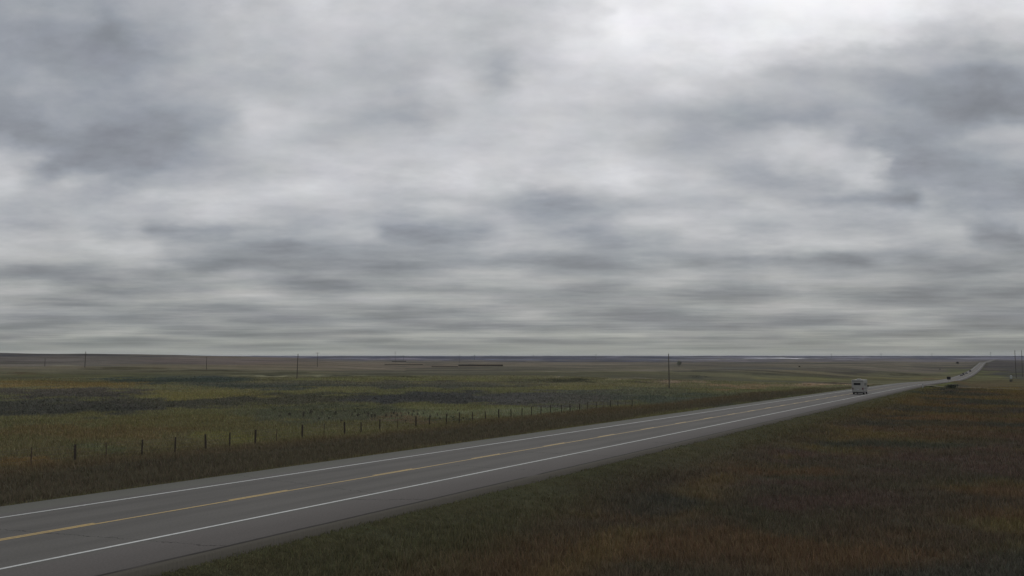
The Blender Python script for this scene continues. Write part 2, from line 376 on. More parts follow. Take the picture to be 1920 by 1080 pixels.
# position in the photograph, half widths, tone, weight
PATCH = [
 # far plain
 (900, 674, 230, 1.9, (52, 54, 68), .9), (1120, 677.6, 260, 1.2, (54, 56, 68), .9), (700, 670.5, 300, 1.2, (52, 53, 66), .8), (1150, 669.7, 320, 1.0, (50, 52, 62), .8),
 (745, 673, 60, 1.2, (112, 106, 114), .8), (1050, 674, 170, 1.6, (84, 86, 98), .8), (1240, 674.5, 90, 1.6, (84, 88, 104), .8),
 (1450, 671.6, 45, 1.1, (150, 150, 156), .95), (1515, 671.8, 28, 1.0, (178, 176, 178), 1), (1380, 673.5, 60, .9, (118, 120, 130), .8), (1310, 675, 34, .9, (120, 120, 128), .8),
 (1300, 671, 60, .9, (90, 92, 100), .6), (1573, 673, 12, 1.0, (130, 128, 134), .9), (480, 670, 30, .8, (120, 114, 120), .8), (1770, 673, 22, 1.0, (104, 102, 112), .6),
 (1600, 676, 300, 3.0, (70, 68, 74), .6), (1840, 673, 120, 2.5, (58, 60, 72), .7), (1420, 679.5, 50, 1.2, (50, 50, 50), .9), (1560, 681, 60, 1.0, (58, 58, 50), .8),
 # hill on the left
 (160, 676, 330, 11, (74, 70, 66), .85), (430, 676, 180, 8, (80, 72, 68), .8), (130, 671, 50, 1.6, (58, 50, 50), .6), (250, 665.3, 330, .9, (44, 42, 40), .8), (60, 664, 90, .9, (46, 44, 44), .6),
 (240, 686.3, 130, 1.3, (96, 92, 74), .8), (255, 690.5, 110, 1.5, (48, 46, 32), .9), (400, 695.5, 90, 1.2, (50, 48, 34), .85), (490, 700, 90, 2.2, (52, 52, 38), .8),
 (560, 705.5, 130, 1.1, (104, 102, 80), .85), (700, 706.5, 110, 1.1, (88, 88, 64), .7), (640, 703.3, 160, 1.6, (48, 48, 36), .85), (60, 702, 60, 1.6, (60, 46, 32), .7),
 # stubble; the thin dark strips are coulee and ditch shade painted into the colour
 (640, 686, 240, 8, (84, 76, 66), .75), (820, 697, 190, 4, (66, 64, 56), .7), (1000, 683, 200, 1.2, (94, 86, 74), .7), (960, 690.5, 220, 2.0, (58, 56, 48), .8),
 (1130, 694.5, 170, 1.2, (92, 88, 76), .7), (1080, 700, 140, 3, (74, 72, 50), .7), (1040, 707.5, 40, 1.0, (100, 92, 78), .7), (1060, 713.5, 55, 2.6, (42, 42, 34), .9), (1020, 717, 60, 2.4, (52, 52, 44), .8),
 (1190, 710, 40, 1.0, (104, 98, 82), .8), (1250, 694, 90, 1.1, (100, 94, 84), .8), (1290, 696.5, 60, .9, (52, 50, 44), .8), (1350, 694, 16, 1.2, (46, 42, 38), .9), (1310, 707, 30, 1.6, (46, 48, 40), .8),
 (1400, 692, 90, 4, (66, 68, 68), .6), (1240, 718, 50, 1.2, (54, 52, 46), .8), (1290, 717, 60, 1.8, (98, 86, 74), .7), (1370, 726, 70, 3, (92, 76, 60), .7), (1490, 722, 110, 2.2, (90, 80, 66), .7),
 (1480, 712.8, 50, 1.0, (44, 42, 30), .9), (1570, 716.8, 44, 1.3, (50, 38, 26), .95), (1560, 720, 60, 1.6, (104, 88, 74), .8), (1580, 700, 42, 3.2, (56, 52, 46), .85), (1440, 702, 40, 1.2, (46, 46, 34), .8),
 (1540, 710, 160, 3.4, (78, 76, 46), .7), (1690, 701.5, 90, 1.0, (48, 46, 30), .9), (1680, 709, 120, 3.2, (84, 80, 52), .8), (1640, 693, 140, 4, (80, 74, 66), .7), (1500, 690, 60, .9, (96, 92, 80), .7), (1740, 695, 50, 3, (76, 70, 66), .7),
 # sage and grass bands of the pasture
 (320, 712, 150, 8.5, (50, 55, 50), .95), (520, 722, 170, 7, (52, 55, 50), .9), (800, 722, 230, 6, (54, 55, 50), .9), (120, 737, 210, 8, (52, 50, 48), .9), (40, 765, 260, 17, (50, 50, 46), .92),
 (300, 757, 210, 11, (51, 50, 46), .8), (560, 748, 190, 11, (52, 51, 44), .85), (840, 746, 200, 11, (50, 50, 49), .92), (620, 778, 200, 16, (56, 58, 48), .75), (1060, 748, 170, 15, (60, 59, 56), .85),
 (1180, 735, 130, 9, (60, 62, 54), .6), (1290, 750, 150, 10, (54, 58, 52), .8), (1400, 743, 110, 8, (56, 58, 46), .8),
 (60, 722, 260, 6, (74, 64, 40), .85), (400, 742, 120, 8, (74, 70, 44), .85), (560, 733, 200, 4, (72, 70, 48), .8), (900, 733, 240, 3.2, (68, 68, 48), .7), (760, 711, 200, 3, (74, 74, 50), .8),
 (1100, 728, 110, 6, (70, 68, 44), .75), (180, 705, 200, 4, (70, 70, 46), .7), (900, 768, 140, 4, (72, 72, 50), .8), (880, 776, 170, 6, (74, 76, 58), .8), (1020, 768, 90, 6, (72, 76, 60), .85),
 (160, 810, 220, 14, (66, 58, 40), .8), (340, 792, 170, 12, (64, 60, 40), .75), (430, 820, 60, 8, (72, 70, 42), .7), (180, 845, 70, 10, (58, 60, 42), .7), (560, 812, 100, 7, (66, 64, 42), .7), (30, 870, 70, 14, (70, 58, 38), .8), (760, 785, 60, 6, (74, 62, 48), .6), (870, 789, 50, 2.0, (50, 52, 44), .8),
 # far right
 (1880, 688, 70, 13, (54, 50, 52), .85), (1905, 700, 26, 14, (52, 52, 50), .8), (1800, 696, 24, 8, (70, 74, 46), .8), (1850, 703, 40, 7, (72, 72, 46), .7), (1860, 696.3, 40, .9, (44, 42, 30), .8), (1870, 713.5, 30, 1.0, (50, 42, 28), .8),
 (1770, 712, 16, 2, (80, 64, 46), .8), (1760, 722, 34, 5, (66, 70, 38), .9), (1750, 735, 60, 4.5, (36, 38, 36), .95), (1788, 727, 22, 4, (38, 40, 38), .85), (1880, 729.5, 45, 1.5, (80, 74, 46), .8),  # darkest band: painted ditch shade and dark greens below the access road
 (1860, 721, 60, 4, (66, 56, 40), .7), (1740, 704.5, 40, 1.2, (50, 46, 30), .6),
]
def cover(X, Y, Z=None):
    X = np.asarray(X, float); Y = np.asarray(Y, float)
    if Z is None: Z = H(X, Y)
    s = X * ST + Y * CT; d = -X * CT + Y * ST; e = d - dcen(s)
    rr = np.hypot(X, Y)
    px = pxof(X, Y)
    py = HY - F * Z / np.maximum(np.abs(Y), 2.0) / math.cos(PIT) ** 2 * 1.0
    px2, py2 = proj(X, np.maximum(Y, 2.0), Z)
    ok = Y > 6
    px = np.where(ok, px2, px); py = np.where(ok, py2, py)
    # organic edges
    lr = np.log(np.maximum(rr, 5))
    az = px / 90.0
    wx = (fb(az, lr * 16, 21, 4) - .5) * 150
    wy = (fb(az * 1.6, lr * 20, 33, 4) - .5) * np.clip((py - HY) * .30, .6, 30)
    qx, qy = px + wx, py + wy
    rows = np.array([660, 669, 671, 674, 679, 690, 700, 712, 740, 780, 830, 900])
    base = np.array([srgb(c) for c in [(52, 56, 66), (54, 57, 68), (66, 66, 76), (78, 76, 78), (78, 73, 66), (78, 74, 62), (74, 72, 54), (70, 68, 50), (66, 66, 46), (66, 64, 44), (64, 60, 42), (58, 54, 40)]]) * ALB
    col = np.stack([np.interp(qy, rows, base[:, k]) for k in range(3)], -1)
    # right hand side of the road
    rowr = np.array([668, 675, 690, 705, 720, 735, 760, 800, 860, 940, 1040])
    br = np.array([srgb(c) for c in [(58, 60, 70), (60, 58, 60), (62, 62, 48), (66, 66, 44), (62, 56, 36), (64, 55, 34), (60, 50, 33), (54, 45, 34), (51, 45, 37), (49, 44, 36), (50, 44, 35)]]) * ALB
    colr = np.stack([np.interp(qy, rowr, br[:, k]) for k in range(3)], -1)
    r1 = (e < 0)[:, None]
    col = np.where(r1, colr, col)
    def blend(w, c):
        nonlocal col
        w = np.clip(w, 0, 1)[:, None]; col = col * (1 - w) + A(c) * w
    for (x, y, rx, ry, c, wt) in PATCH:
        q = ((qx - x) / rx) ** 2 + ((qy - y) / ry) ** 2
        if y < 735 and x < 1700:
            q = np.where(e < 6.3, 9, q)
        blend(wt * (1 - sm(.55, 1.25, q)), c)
    # world-space mottling of the plain
    n = fb(X / 70, Y / 45, 41, 4); n2 = fb(X / 260, Y / 160, 47, 4); n3 = fb(X / 16, Y / 12, 43, 3)
    f = sm(150, 500, rr)
    col = col * (1 + (f * .9 * (n - .5) + .55 * f * (n2 - .5) + .30 * (n3 - .5)))[:, None]
    dk = sm(.60, .68, fb(X / 190, Y / 90, 51, 4)) * f * .45 * sm(0, 1, (e > 10)); blend(dk, (50, 50, 42))
    lt = sm(.62, .70, fb(X / 230, Y / 80, 57, 4)) * f * .40; blend(lt, (96, 88, 70))
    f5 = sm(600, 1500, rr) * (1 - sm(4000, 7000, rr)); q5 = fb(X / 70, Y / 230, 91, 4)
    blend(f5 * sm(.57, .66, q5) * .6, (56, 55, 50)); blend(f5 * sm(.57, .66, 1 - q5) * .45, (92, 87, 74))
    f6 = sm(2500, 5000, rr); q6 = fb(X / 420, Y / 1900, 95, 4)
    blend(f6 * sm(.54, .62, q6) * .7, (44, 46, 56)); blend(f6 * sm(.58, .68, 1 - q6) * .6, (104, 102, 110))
    # verge, ditch and right of way, which follow the road
    nn = (fb(s / 9, e / 3.5, 61, 4) - .5); nb = (fb(s / 22, e / 10, 63, 4) - .5)
    near = 1 - sm(200, 420, s)
    ee = e + nb * 9
    blend(sm(7, 11, ee) * (1 - sm(27, 31.5, ee)) * near * .92, (50, 46, 37))
    blend(sm(22, 27, ee) * (1 - sm(29, 33, ee)) * near * .5, (60, 52, 38))
    blend(sm(14, 26, e) * (1 - sm(30, 33, e)) * sm(95, 120, s) * (1 - sm(190, 230, s)) * .4, (56, 49, 36))
    blend((1 - sm(6.4, 8.5, np.abs(e + nn))) * .85, (52, 52, 32))
    blend((1 - sm(8, 13, -(e + nb * 6))) * (e < 0) * near * .7, (51, 51, 35))
    # broad patches of rusty, straw and dull green grass on the near right
    rz = sm(-9, -14, e) * (1 - sm(240, 420, rr)) * (e < 0)
    a1 = fb(X / 13 + 3, Y / 9, 71, 4); a2 = fb(X / 8, Y / 6 + 9, 75, 4); a3 = fb(X / 21, Y / 12 + 4, 79, 4)
    blend(rz * sm(.50, .66, a1) * .62, (63, 50, 36))
    blend(rz * sm(.56, .68, a2) * .6, (64, 58, 36))
    blend(rz * sm(.52, .66, a3) * .75, (40, 42, 38))
    blend(rz * sm(.56, .68, 1 - a1) * .50, (54, 43, 40))
    blend(rz * sm(.52, .64, fb(X / 5, Y / 4 + 2, 83, 4)) * .45, (44, 44, 34))
    blend((e < 0) * np.exp(-((e + 13.6 + nb * 5) / .9) ** 2) * near * sm(.45, .55, fb(s / 9, e / 9, 85, 3)) * .6, (66, 57, 38))
    return np.clip(col, .004, 1)

def mat_ground():
    m = bpy.data.materials.new('prairie'); m.use_nodes = True
    h = G(m.node_tree); b = m.node_tree.nodes['Principled BSDF']
    at = h.n('ShaderNodeAttribute', attribute_name='cover').outputs['Color']
    p = h.n('ShaderNodeTexCoord').outputs['Object']
    f1 = h.noise(p, 5.0, 5, .7); f2 = h.noise(p, .7, 5, .65); f3 = h.noise(p, .09, 5, .6); f4 = h.noise(p, .012, 5, .6)
    k = h.m('ADD', h.m('ADD', h.m('MULTIPLY', h.m('SUBTRACT', f1, .5), 1.3), h.m('MULTIPLY', h.m('SUBTRACT', f2, .5), 1.2)),
            h.m('ADD', h.m('MULTIPLY', h.m('SUBTRACT', f3, .5), .9), h.m('MULTIPLY', h.m('SUBTRACT', f4, .5), .7)))
    k = h.m('MAXIMUM', h.m('ADD', k, 1.0), .25)
    c = h.v('SCALE', at, sc=k)
    hue = h.noise(p, .35, 3, .6)
    c2 = h.mix(1.0, c, h.ramp(hue, [(.35, (1.05, .99, .94)), (.65, (.95, 1.01, 1.05))]), 'MULTIPLY')
    h.put(b.inputs['Base Color'], c2); b.inputs['Roughness'].default_value = 1; b.inputs['Specular IOR Level'].default_value = .05
    bp = h.n('ShaderNodeBump'); bp.inputs['Strength'].default_value = .5; bp.inputs['Distance'].default_value = .15; h.put(bp.inputs['Height'], h.m('ADD', f1, f2))
    h.put(b.inputs['Normal'], bp.outputs[0])
    return m
M_ground = mat_ground()
rad = [2.0]
while rad[-1] < 46000: rad.append(rad[-1] * (1.0115 if rad[-1] > 14 else 1.05))
rad = np.array(rad)
azs = np.concatenate([np.arange(-180, -60, 4.0), np.arange(-60, -36, .5), np.arange(-36, 36.01, .16), np.arange(36.5, 60, .5), np.arange(60, 180, 4.0)])
AZ, RD = np.meshgrid(np.radians(azs), rad)
GX = (RD * np.sin(AZ)).ravel(); GY = (RD * np.cos(AZ)).ravel()
GZ = H(GX, GY)
na, nr = len(azs), len(rad)
ii = np.arange(nr - 1)[:, None] * na; jj = np.arange(na)[None]; j2 = (jj + 1) % na
fc = np.stack([ii + jj, ii + na + jj, ii + na + j2, ii + j2], -1).reshape(-1, 4)
vv = np.stack([GX, GY, GZ], -1)
vv = np.vstack([vv, [[0, 0, float(H(0.0, 0.01))]]])
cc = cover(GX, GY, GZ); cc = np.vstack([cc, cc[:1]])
ctr = len(vv) - 1
fc = np.vstack([fc[:, ::-1], np.stack([np.arange(na), (np.arange(na) + 1) % na, np.full(na, ctr), np.full(na, ctr)], -1)[:0]])
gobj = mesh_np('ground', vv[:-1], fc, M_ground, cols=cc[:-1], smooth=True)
tag(gobj, kind='structure')

# ------------------------------------------------------------------ road
def mat_road():
    m = bpy.data.materials.new('asphalt'); m.use_nodes = True
    h = G(m.node_tree); b = m.node_tree.nodes['Principled BSDF']
    uv = h.n('ShaderNodeTexCoord').outputs['UV']
    s_, e_, _ = h.sep(uv)
    p = h.xyz(s_, e_)
    grain = h.noise(p, 14, 4, .75); blot = h.noise(h.v('MULTIPLY', p, (.12, 1.0, 1)), .9, 5, .65); big = h.noise(p, .035, 3, .5)
    base = h.ramp(h.m('ADD', h.m('MULTIPLY', blot, .6), h.m('MULTIPLY', big, .4)), [(.3, (.101, .096, .087)), (.7, (.140, .132, .120))])
    # wheel paths
    ae = h.m('ABSOLUTE', e_)
    wp = h.m('MINIMUM', h.m('ABSOLUTE', h.m('SUBTRACT', ae, .95)), h.m('ABSOLUTE', h.m('SUBTRACT', ae, 2.75)))
    wpf = h.mr(wp, .55, .05, 1.0, .90)
    base = h.mix(1.0, base, h.xyz(wpf, wpf, wpf), 'MULTIPLY')
    # gravelly shoulders: paler olive on the far side, pinkish on the near side
    wob = h.m('MULTIPLY', h.m('SUBTRACT', h.noise(p, .6, 3, .6), .5), .5)
    sf = h.mr(h.m('ADD', e_, wob), 4.0, 4.7, 0, .75); sn = h.mr(h.m('ADD', e_, wob), -3.9, -4.3, 0, .6)
    base = h.mix(sf, base, (.122, .122, .100, 1)); base = h.mix(sn, base, (.126, .113, .107, 1))
    rough_edge = h.mr(h.m('ADD', h.m('MULTIPLY', e_, -1.0), h.m('MULTIPLY', wob, .25)), 6.42, 6.5, 0, .7)
    base = h.mix(rough_edge, base, (.105, .095, .072, 1))
    gk = h.mr(grain, .25, .75, .78, 1.22, 'LINEAR')
    base = h.mix(1.0, base, h.xyz(gk, gk, gk), 'MULTIPLY')
    # transverse and edge cracks, tar filled
    crk = None
    for (s0, tilt, wd, lo, hi) in [(25.6, .55, .035, -6.4, -3.8), (12.8, -.35, .06, 3.8, 6.2), (17.5, .2, .02, -6.4, 6), (30.0, -.15, .02, -3.6, 6),(48, .1, .03, -6.4, 6.2), (58.0, .2, .03, -6.4, 6), (39.5, .1, .022, -6.4, -1), (92, .15, .04, -6.4, 6), (75, .25, .03, -6.4, -2), (128, .1, .05, -6, 6)]:
        off = h.m('MULTIPLY', h.m('SUBTRACT', h.noise(p, 1.3, 4, .7), .5), .9)
        dd = h.m('ABSOLUTE', h.m('ADD', h.m('SUBTRACT', s_, s0), h.m('ADD', off, h.m('MULTIPLY', e_, tilt))))
        c = h.m('MULTIPLY', h.mr(dd, wd * 1.6, wd * .5), h.m('MULTIPLY', h.m('GREATER_THAN', e_, lo), h.m('LESS_THAN', e_, hi)))
        crk = c if crk is None else h.m('MAXIMUM', crk, c)
    el = h.m('ABSOLUTE', h.m('SUBTRACT', h.m('ADD', e_, h.m('MULTIPLY', h.m('SUBTRACT', h.noise(p, .5, 4, .7), .5), .16)), -6.42))
    edge = h.m('MULTIPLY', h.mr(el, .11, .04), h.mr(h.noise(p, .2, 2, .5), .25, .40))
    crk = h.m('MAXIMUM', crk, h.m('MULTIPLY', edge, .95))
    base = h.mix(h.m('MULTIPLY', crk, .8), base, (.022, .02, .018, 1))
    h.put(b.inputs['Base Color'], base); b.inputs['Roughness'].default_value = .9; b.inputs['Specular IOR Level'].default_value = .22
    bp = h.n('ShaderNodeBump'); bp.inputs['Strength'].default_value = .25; bp.inputs['Distance'].default_value = .01; h.put(bp.inputs['Height'], grain)
    h.put(b.inputs['Normal'], bp.outputs[0])
    return m
M_road = mat_road()
def mat_paint(name, col, wear=.45):
    m = bpy.data.materials.new(name); m.use_nodes = True
    h = G(m.node_tree); b = m.node_tree.nodes['Principled BSDF']
    uv = h.n('ShaderNodeTexCoord').outputs['UV']
    n = h.noise(uv, 6, 5, .75); n2 = h.noise(h.v('MULTIPLY', uv, (.3, 1, 1)), .5, 3, .6)
    f = h.mr(h.m('ADD', h.m('MULTIPLY', n, .6), h.m('MULTIPLY', n2, .4)), .42, .60, wear, 0.0)
    h.put(b.inputs['Base Color'], h.mix(f, (*col, 1), (.10, .095, .09, 1))); b.inputs['Roughness'].default_value = .6
    return m
M_white = mat_paint('white_road_paint', (.62, .63, .60), .35)
M_yellow = mat_paint('yellow_road_paint', (.54, .37, .12), .35)
def ribbon(name, ss, es, dz, mat, parent=None, thick=None):
    """strip along the road through the lateral offsets es"""
    ss = np.asarray(ss, float); V = []; UV = []
    prof = [(e, dz) for e in es]
    if thick: prof = [(es[0] - .02, dz - thick)] + prof + [(es[-1] + .02, dz - thick)]
    for (e, z) in prof:
        V.append(road_pt(ss, e, z)); UV.append(np.stack([ss, ss * 0 + e], -1))
    k = len(prof); V = np.stack(V, 1).reshape(-1, 3); UV = np.stack(UV, 1).reshape(-1, 2)
    i = np.arange(len(ss) - 1)[:, None] * k; j = np.arange(k - 1)[None]
    f = np.stack([i + j, i + j + 1, i + k + j + 1, i + k + j], -1).reshape(-1, 4)[:, ::-1]
    return mesh_np(name, V, f, mat, parent, uvs=UV)
ss = [-120.0]
while ss[-1] < 7500: ss.append(ss[-1] + max(3.0, abs(ss[-1]) * .012))
ss = np.array(ss)
E_R, E_L = -6.78, 5.95
crown = 0.0
road = ribbon('road', ss, [E_R, -3.65, -1.2, 0, 1.2, 3.65, E_L], 0.0, M_road, None, .5)
tag(road, kind='structure')
ssn = ss[ss < 2100]
ribbon('edge_line', ssn, [-3.73, -3.59], .006, M_white, road)
ribbon('edge_line', ssn, [3.59, 3.73], .006, M_white, road)
ribbon('centre_line', ssn, [-.17, -.04], .006, M_yellow, road)
for k in range(-2, 22):
    s0 = 25.1 + 8.98 * k
    ribbon('lane_dash', np.linspace(s0, s0 + 3.2, 3), [.0, .13], .006, M_yellow, road)

# gravel access road leaving to the right
M_gravel = mat_basic('gravel', (.17, .16, .12), 1, 0, .25, 1.5, .05)
s0 = 303.0
pts = []
for e in np.linspace(-6.2, -70, 30):
    for ds in (-2.6 - 6 * math.exp((e + 6.2) / 3), 0, 2.6 + 6 * math.exp((e + 6.2) / 3)):
        s1 = s0 + ds; p = road_pt(np.array([s1]), e)[0]
        z = max(float(H(p[0], p[1])), float(zr(np.array(s1))) - .30 - .02 * abs(e + 6)) + .10
        if e > -9: z = float(zr(np.array(s1))) - .02 - (-6.2 - e) * .03
        pts.append((p[0], p[1], z))
fcs = []
for i in range(29):
    for j in range(2): a = i * 3 + j; fcs.append((a, a + 1, a + 4, a + 3))
tag(mesh_np('access_road', pts, fcs, M_gravel), kind='structure')

# ------------------------------------------------------------------ roadside fence
M_post = mat_basic('weathered_post', (.055, .045, .035), .95, 0, .35, 8)
M_steel = mat_basic('rusty_steel_post', (.085, .06, .045), .7, .3, .3, 10)
M_wire = mat_basic('fence_wire', (.12, .11, .10), .6, .6, .1, 10)
FE = 31.0
fence = empty('wire_fence', (0, 0, 0), 0, 'roadside wire fence with dark wooden and thin steel posts along the ditch', 'fence')
obs = [(56, 0), (139, 2), (198, 0), (264.5, 1), (327, 1), (385, 2), (429.5, 1), (478, 2), (517.5, 0), (566, 2), (607, 0), (646, 2), (677, 1), (711.5, 1), (745, 0), (779.5, 2), (805, 1),
       (837, 1), (861, 1), (886, 1), (910.5, 1), (935.5, 2), (958.5, 1), (978.5, 1), (996.5, 1), (1014, 1), (1032.5, 1), (1053, 1), (1069, 1), (1087, 1), (1102, 1), (1118, 1), (1131, 0), (1144.5, 1)]
ps = [(s_at(x, FE), k) for x, k in obs]
sl = ps[-1][0]
for i in range(1, 5): ps.append((sl + 3.4 * i, 1 if i % 2 else 0))
sf = ps[0][0]
ps = [(sf - 3.2 * i, 1) for i in range(6, 0, -1)] + ps
tops = []
for s_, kind in ps:
    p = road_pt(np.array([s_]), FE)[0]; z = float(H(p[0], p[1]))
    lx, ly = random.uniform(-.06, .06), random.uniform(-.05, .05)
    hgt = random.uniform(1.10, 1.28) + (.05 if kind == 2 else 0); r = (.035, .065, .085)[kind]
    mb = MB().tube([(p[0], p[1], z - .3), (p[0] + lx * .5, p[1] + ly * .5, z + hgt * .5), (p[0] + lx, p[1] + ly, z + hgt)], [r * 1.05, r, r * .92], 8 if kind else 5)
    mb.build('post', M_post if kind else M_steel, fence)
    tops.append((p[0], p[1], z))
for hh in (.35, .65, .95, 1.12):
    MB().tube([(x, y, z + hh) for x, y, z in tops], .006, 4).build('wire', M_wire, fence)

# ------------------------------------------------------------------ poles
M_wood = mat_basic('pole_wood', (.085, .075, .065), .9, 0, .25, 3)
M_ins = mat_basic('insulator', (.10, .10, .11), .4, 0, .1, 5)
M_gal = mat_basic('galvanised_steel', (.20, .21, .22), .6, .3, .1, 2)
def size_at(p, px): return px * (p[1] * math.cos(PIT)) / F
def pole(x, ybase, ytop, label, kind='plain', rad=.15, lean=0.0, group='power poles'):
    p = hit(x, ybase); h_ = size_at(p, ybase - ytop)
    t = empty('power_pole', p, 0, label, 'power pole', group)
    MB().tube([(0, 0, -.6), (lean * .5, 0, h_ * .5), (lean, 0, h_)], [rad, rad * .85, rad * .68], 10).build('shaft', M_wood, t)
    if kind == 'plain':
        MB().tube([(lean, 0, h_ + .0), (lean, 0, h_ + .22)], [.05, .035], 8).build('insulator', M_ins, t)
        MB().box((lean + .2, 0, h_ - .9), (.32, .22, .12)).build('bracket', M_ins, t)
    elif kind == 'arm':
        MB().box((0, -.14, h_ - .5), (3.0, .14, .18)).build('crossarm', M_wood, t)
        for q in (-1.3, 0, 1.3): MB().tube([(q, 0, h_ - .4), (q, 0, h_ + .05)], [.08, .06], 6).build('insulator', M_ins, t)
    elif kind == 'double':
        for dzz in (.3, 3.2):
            MB().box((0, -.2, h_ - dzz), (2.6, .18, .24)).build('crossarm', M_wood, t)
        for q in (-1.15, 1.15): MB().tube([(q, 0, h_ - .3), (q, 0, h_ + .3)], [.16, .12], 6).build('insulator', M_ins, t)
    return t
pole(159, 689, 659.5, 'tall bare wooden pole at the foot of the brown hill, leftmost clear pole', 'plain', .26, .25)
pole(556.5, 711, 664, 'dark wooden pole left of centre standing in the pasture, slightly leaning', 'plain', .19, .35)
pole(1255, 729, 664, 'dark wooden pole nearest the road, beside the round bush', 'plain', .18, -.1)
pole(387, 693, 669, 'faint pole against the brown hill, right of the tall hill pole', 'plain', .2)
pole(84, 687, 671.5, 'very faint pole low on the hill at the far left', 'plain', .2)
pole(595, 688, 661, 'pole with a short crossarm just right of the dark leaning pole', 'arm', .2, 0, 'transmission poles crossing the plain')
pole(741, 682, 660, 'pole with two stacked crossarms on the tan field', 'double', .24, 0, 'transmission poles crossing the plain')
pole(862, 681, 664, 'pole with crossarm at the left end of the dark snow fence', 'arm', .26, 0, 'transmission poles crossing the plain')
pole(1905.5, 709, 657, 'dark wooden pole at the right edge beside the white tank', 'plain', .26, -.25, 'pair of poles at the right edge')
pole(1917.5, 707, 657, 'dark wooden pole cut by the right edge of the photo', 'plain', .26, 0, 'pair of poles at the right edge')

def tower(px, dist, hpx, label, grp):
    X = (px - 960) / F * dist; z = float(H(X, dist))
    top = (HY - (668.0 - hpx)) * dist / F
    h_ = max(top - z, 18)
    t = empty('transmission_tower', (X, dist, z), 0.3, label, 'transmission tower', grp)
    mb = MB(); b = h_ * .06
    for sx, sy in ((1, 1), (1, -1), (-1, 1), (-1, -1)):
        mb.tube([(sx * b, sy * b, -2), (sx * b * .35, sy * b * .35, h_ * .6), (sx * .3, sy * .3, h_)], .35, 4)
    n = 9
    for k in range(n):
        z0, z1 = h_ * k / n, h_ * (k + 1) / n
        f = lambda z: b + (b * .35 - b) * min(z / (h_ * .6), 1) if z < h_ * .6 else b * .35 + (.3 - b * .35) * (z - h_ * .6) / (h_ * .4)
        a0, a1 = f(z0), f(z1)
        for (x0, y0, x1, y1) in ((-1, -1, 1, -1), (1, -1, 1, 1), (1, 1, -1, 1), (-1, 1, -1, -1)):
            mb.tube([(x0 * a0, y0 * a0, z0), (x1 * a1, y1 * a1, z1)], .15, 4)
    mb.build('lattice_mast', M_gal, t)
    for fz, w in ((.72, .16), (.84, .13), (.95, .10)):
        MB().tube([(-h_ * w, 0, h_ * fz), (0, 0, h_ * (fz + .015)), (h_ * w, 0, h_ * fz)], .4, 4).build('crossarm', M_gal, t)
tl = [(757, 5200, 1.2, 'tiny tower on the skyline right of the double crossarm pole'), (890, 4200, 3.2, 'small tower on the skyline right of the snow fence pole'),
      (921, 6500, 2, 'faint tower on the skyline above the middle of the snow fence'), (940, 7000, 2.2, 'faint tower above the right end of the snow fence'), (1000, 7000, 3.0, 'small pale tower on the skyline right of the photo centre'),
      (1117, 6200, 4.6, 'thin tower on the skyline halfway to the tall centre pole')]
for a in tl: tower(*a, 'towers along the centre skyline')
tr = [(1557, 6800, 5.5, 'faint tower on the skyline left of the white motorhome'), (1650, 6800, 6.5, 'tower on the skyline just right above the white motorhome'),
      (1745, 6800, 6.5, 'faint tower on the skyline over the bend of the road'), (1855, 6800, 8.5, 'tower on the skyline above the far end of the road')]
for a in tr: tower(*a, 'towers along the right skyline')

# ------------------------------------------------------------------ snow fences far out on the plain
M_slat = mat_basic('snow_fence_boards', (.034, .030, .028), .95, 0, .3, 1.0)
def snow_fence(x0, x1, yb, hpx, label):
    a = hit(x0, yb); b = hit(x1, yb)
    dist = (a.y + b.y) / 2
    a = Vector(((x0 - 960) / F * dist, dist, 0)); b = Vector(((x1 - 960) / F * dist, dist, 0))
    L_ = (b - a).length; h_ = hpx * dist / F
    zb = max(float(H(a.x, a.y)), float(H(b.x, b.y)))
    t = empty('snow_fence', (a.x, a.y, zb), math.atan2(b.y - a.y, b.x - a.x), label, 'snow fence', 'snow fences on the plain')
    n = max(4, int(L_ / 6)); mb = MB(); nb = 6
    for k in range(nb):
        mb.box((L_ / 2, 0, h_ * (k + .55) / nb), (L_, .06, h_ / nb * .82))
    mb.build('boards', M_slat, t)
    n = min(n, 12)
    for k in range(n + 1):
        x = L_ * k / n
        mb = MB(); mb.box((x, .12, h_ * .5 - .3), (.16, .14, h_ + .7)); mb.tube([(x, .15, h_ * .95), (x, h_ * .6, -.2)], .07, 5)
        mb.build('post', M_slat, t)
snow_fence(860, 943, 687, 3.0, 'longest and tallest dark brown snow fence on the plain near centre')
snow_fence(810, 859, 687.8, 1.2, 'low thin snow fence butting the left end of the tall one')
snow_fence(722, 793, 685.8, 1.2, 'low thin snow fence under the pole with two crossarms')
snow_fence(736, 762, 679.5, 1.2, 'short distant snow fence behind the pole with two crossarms')

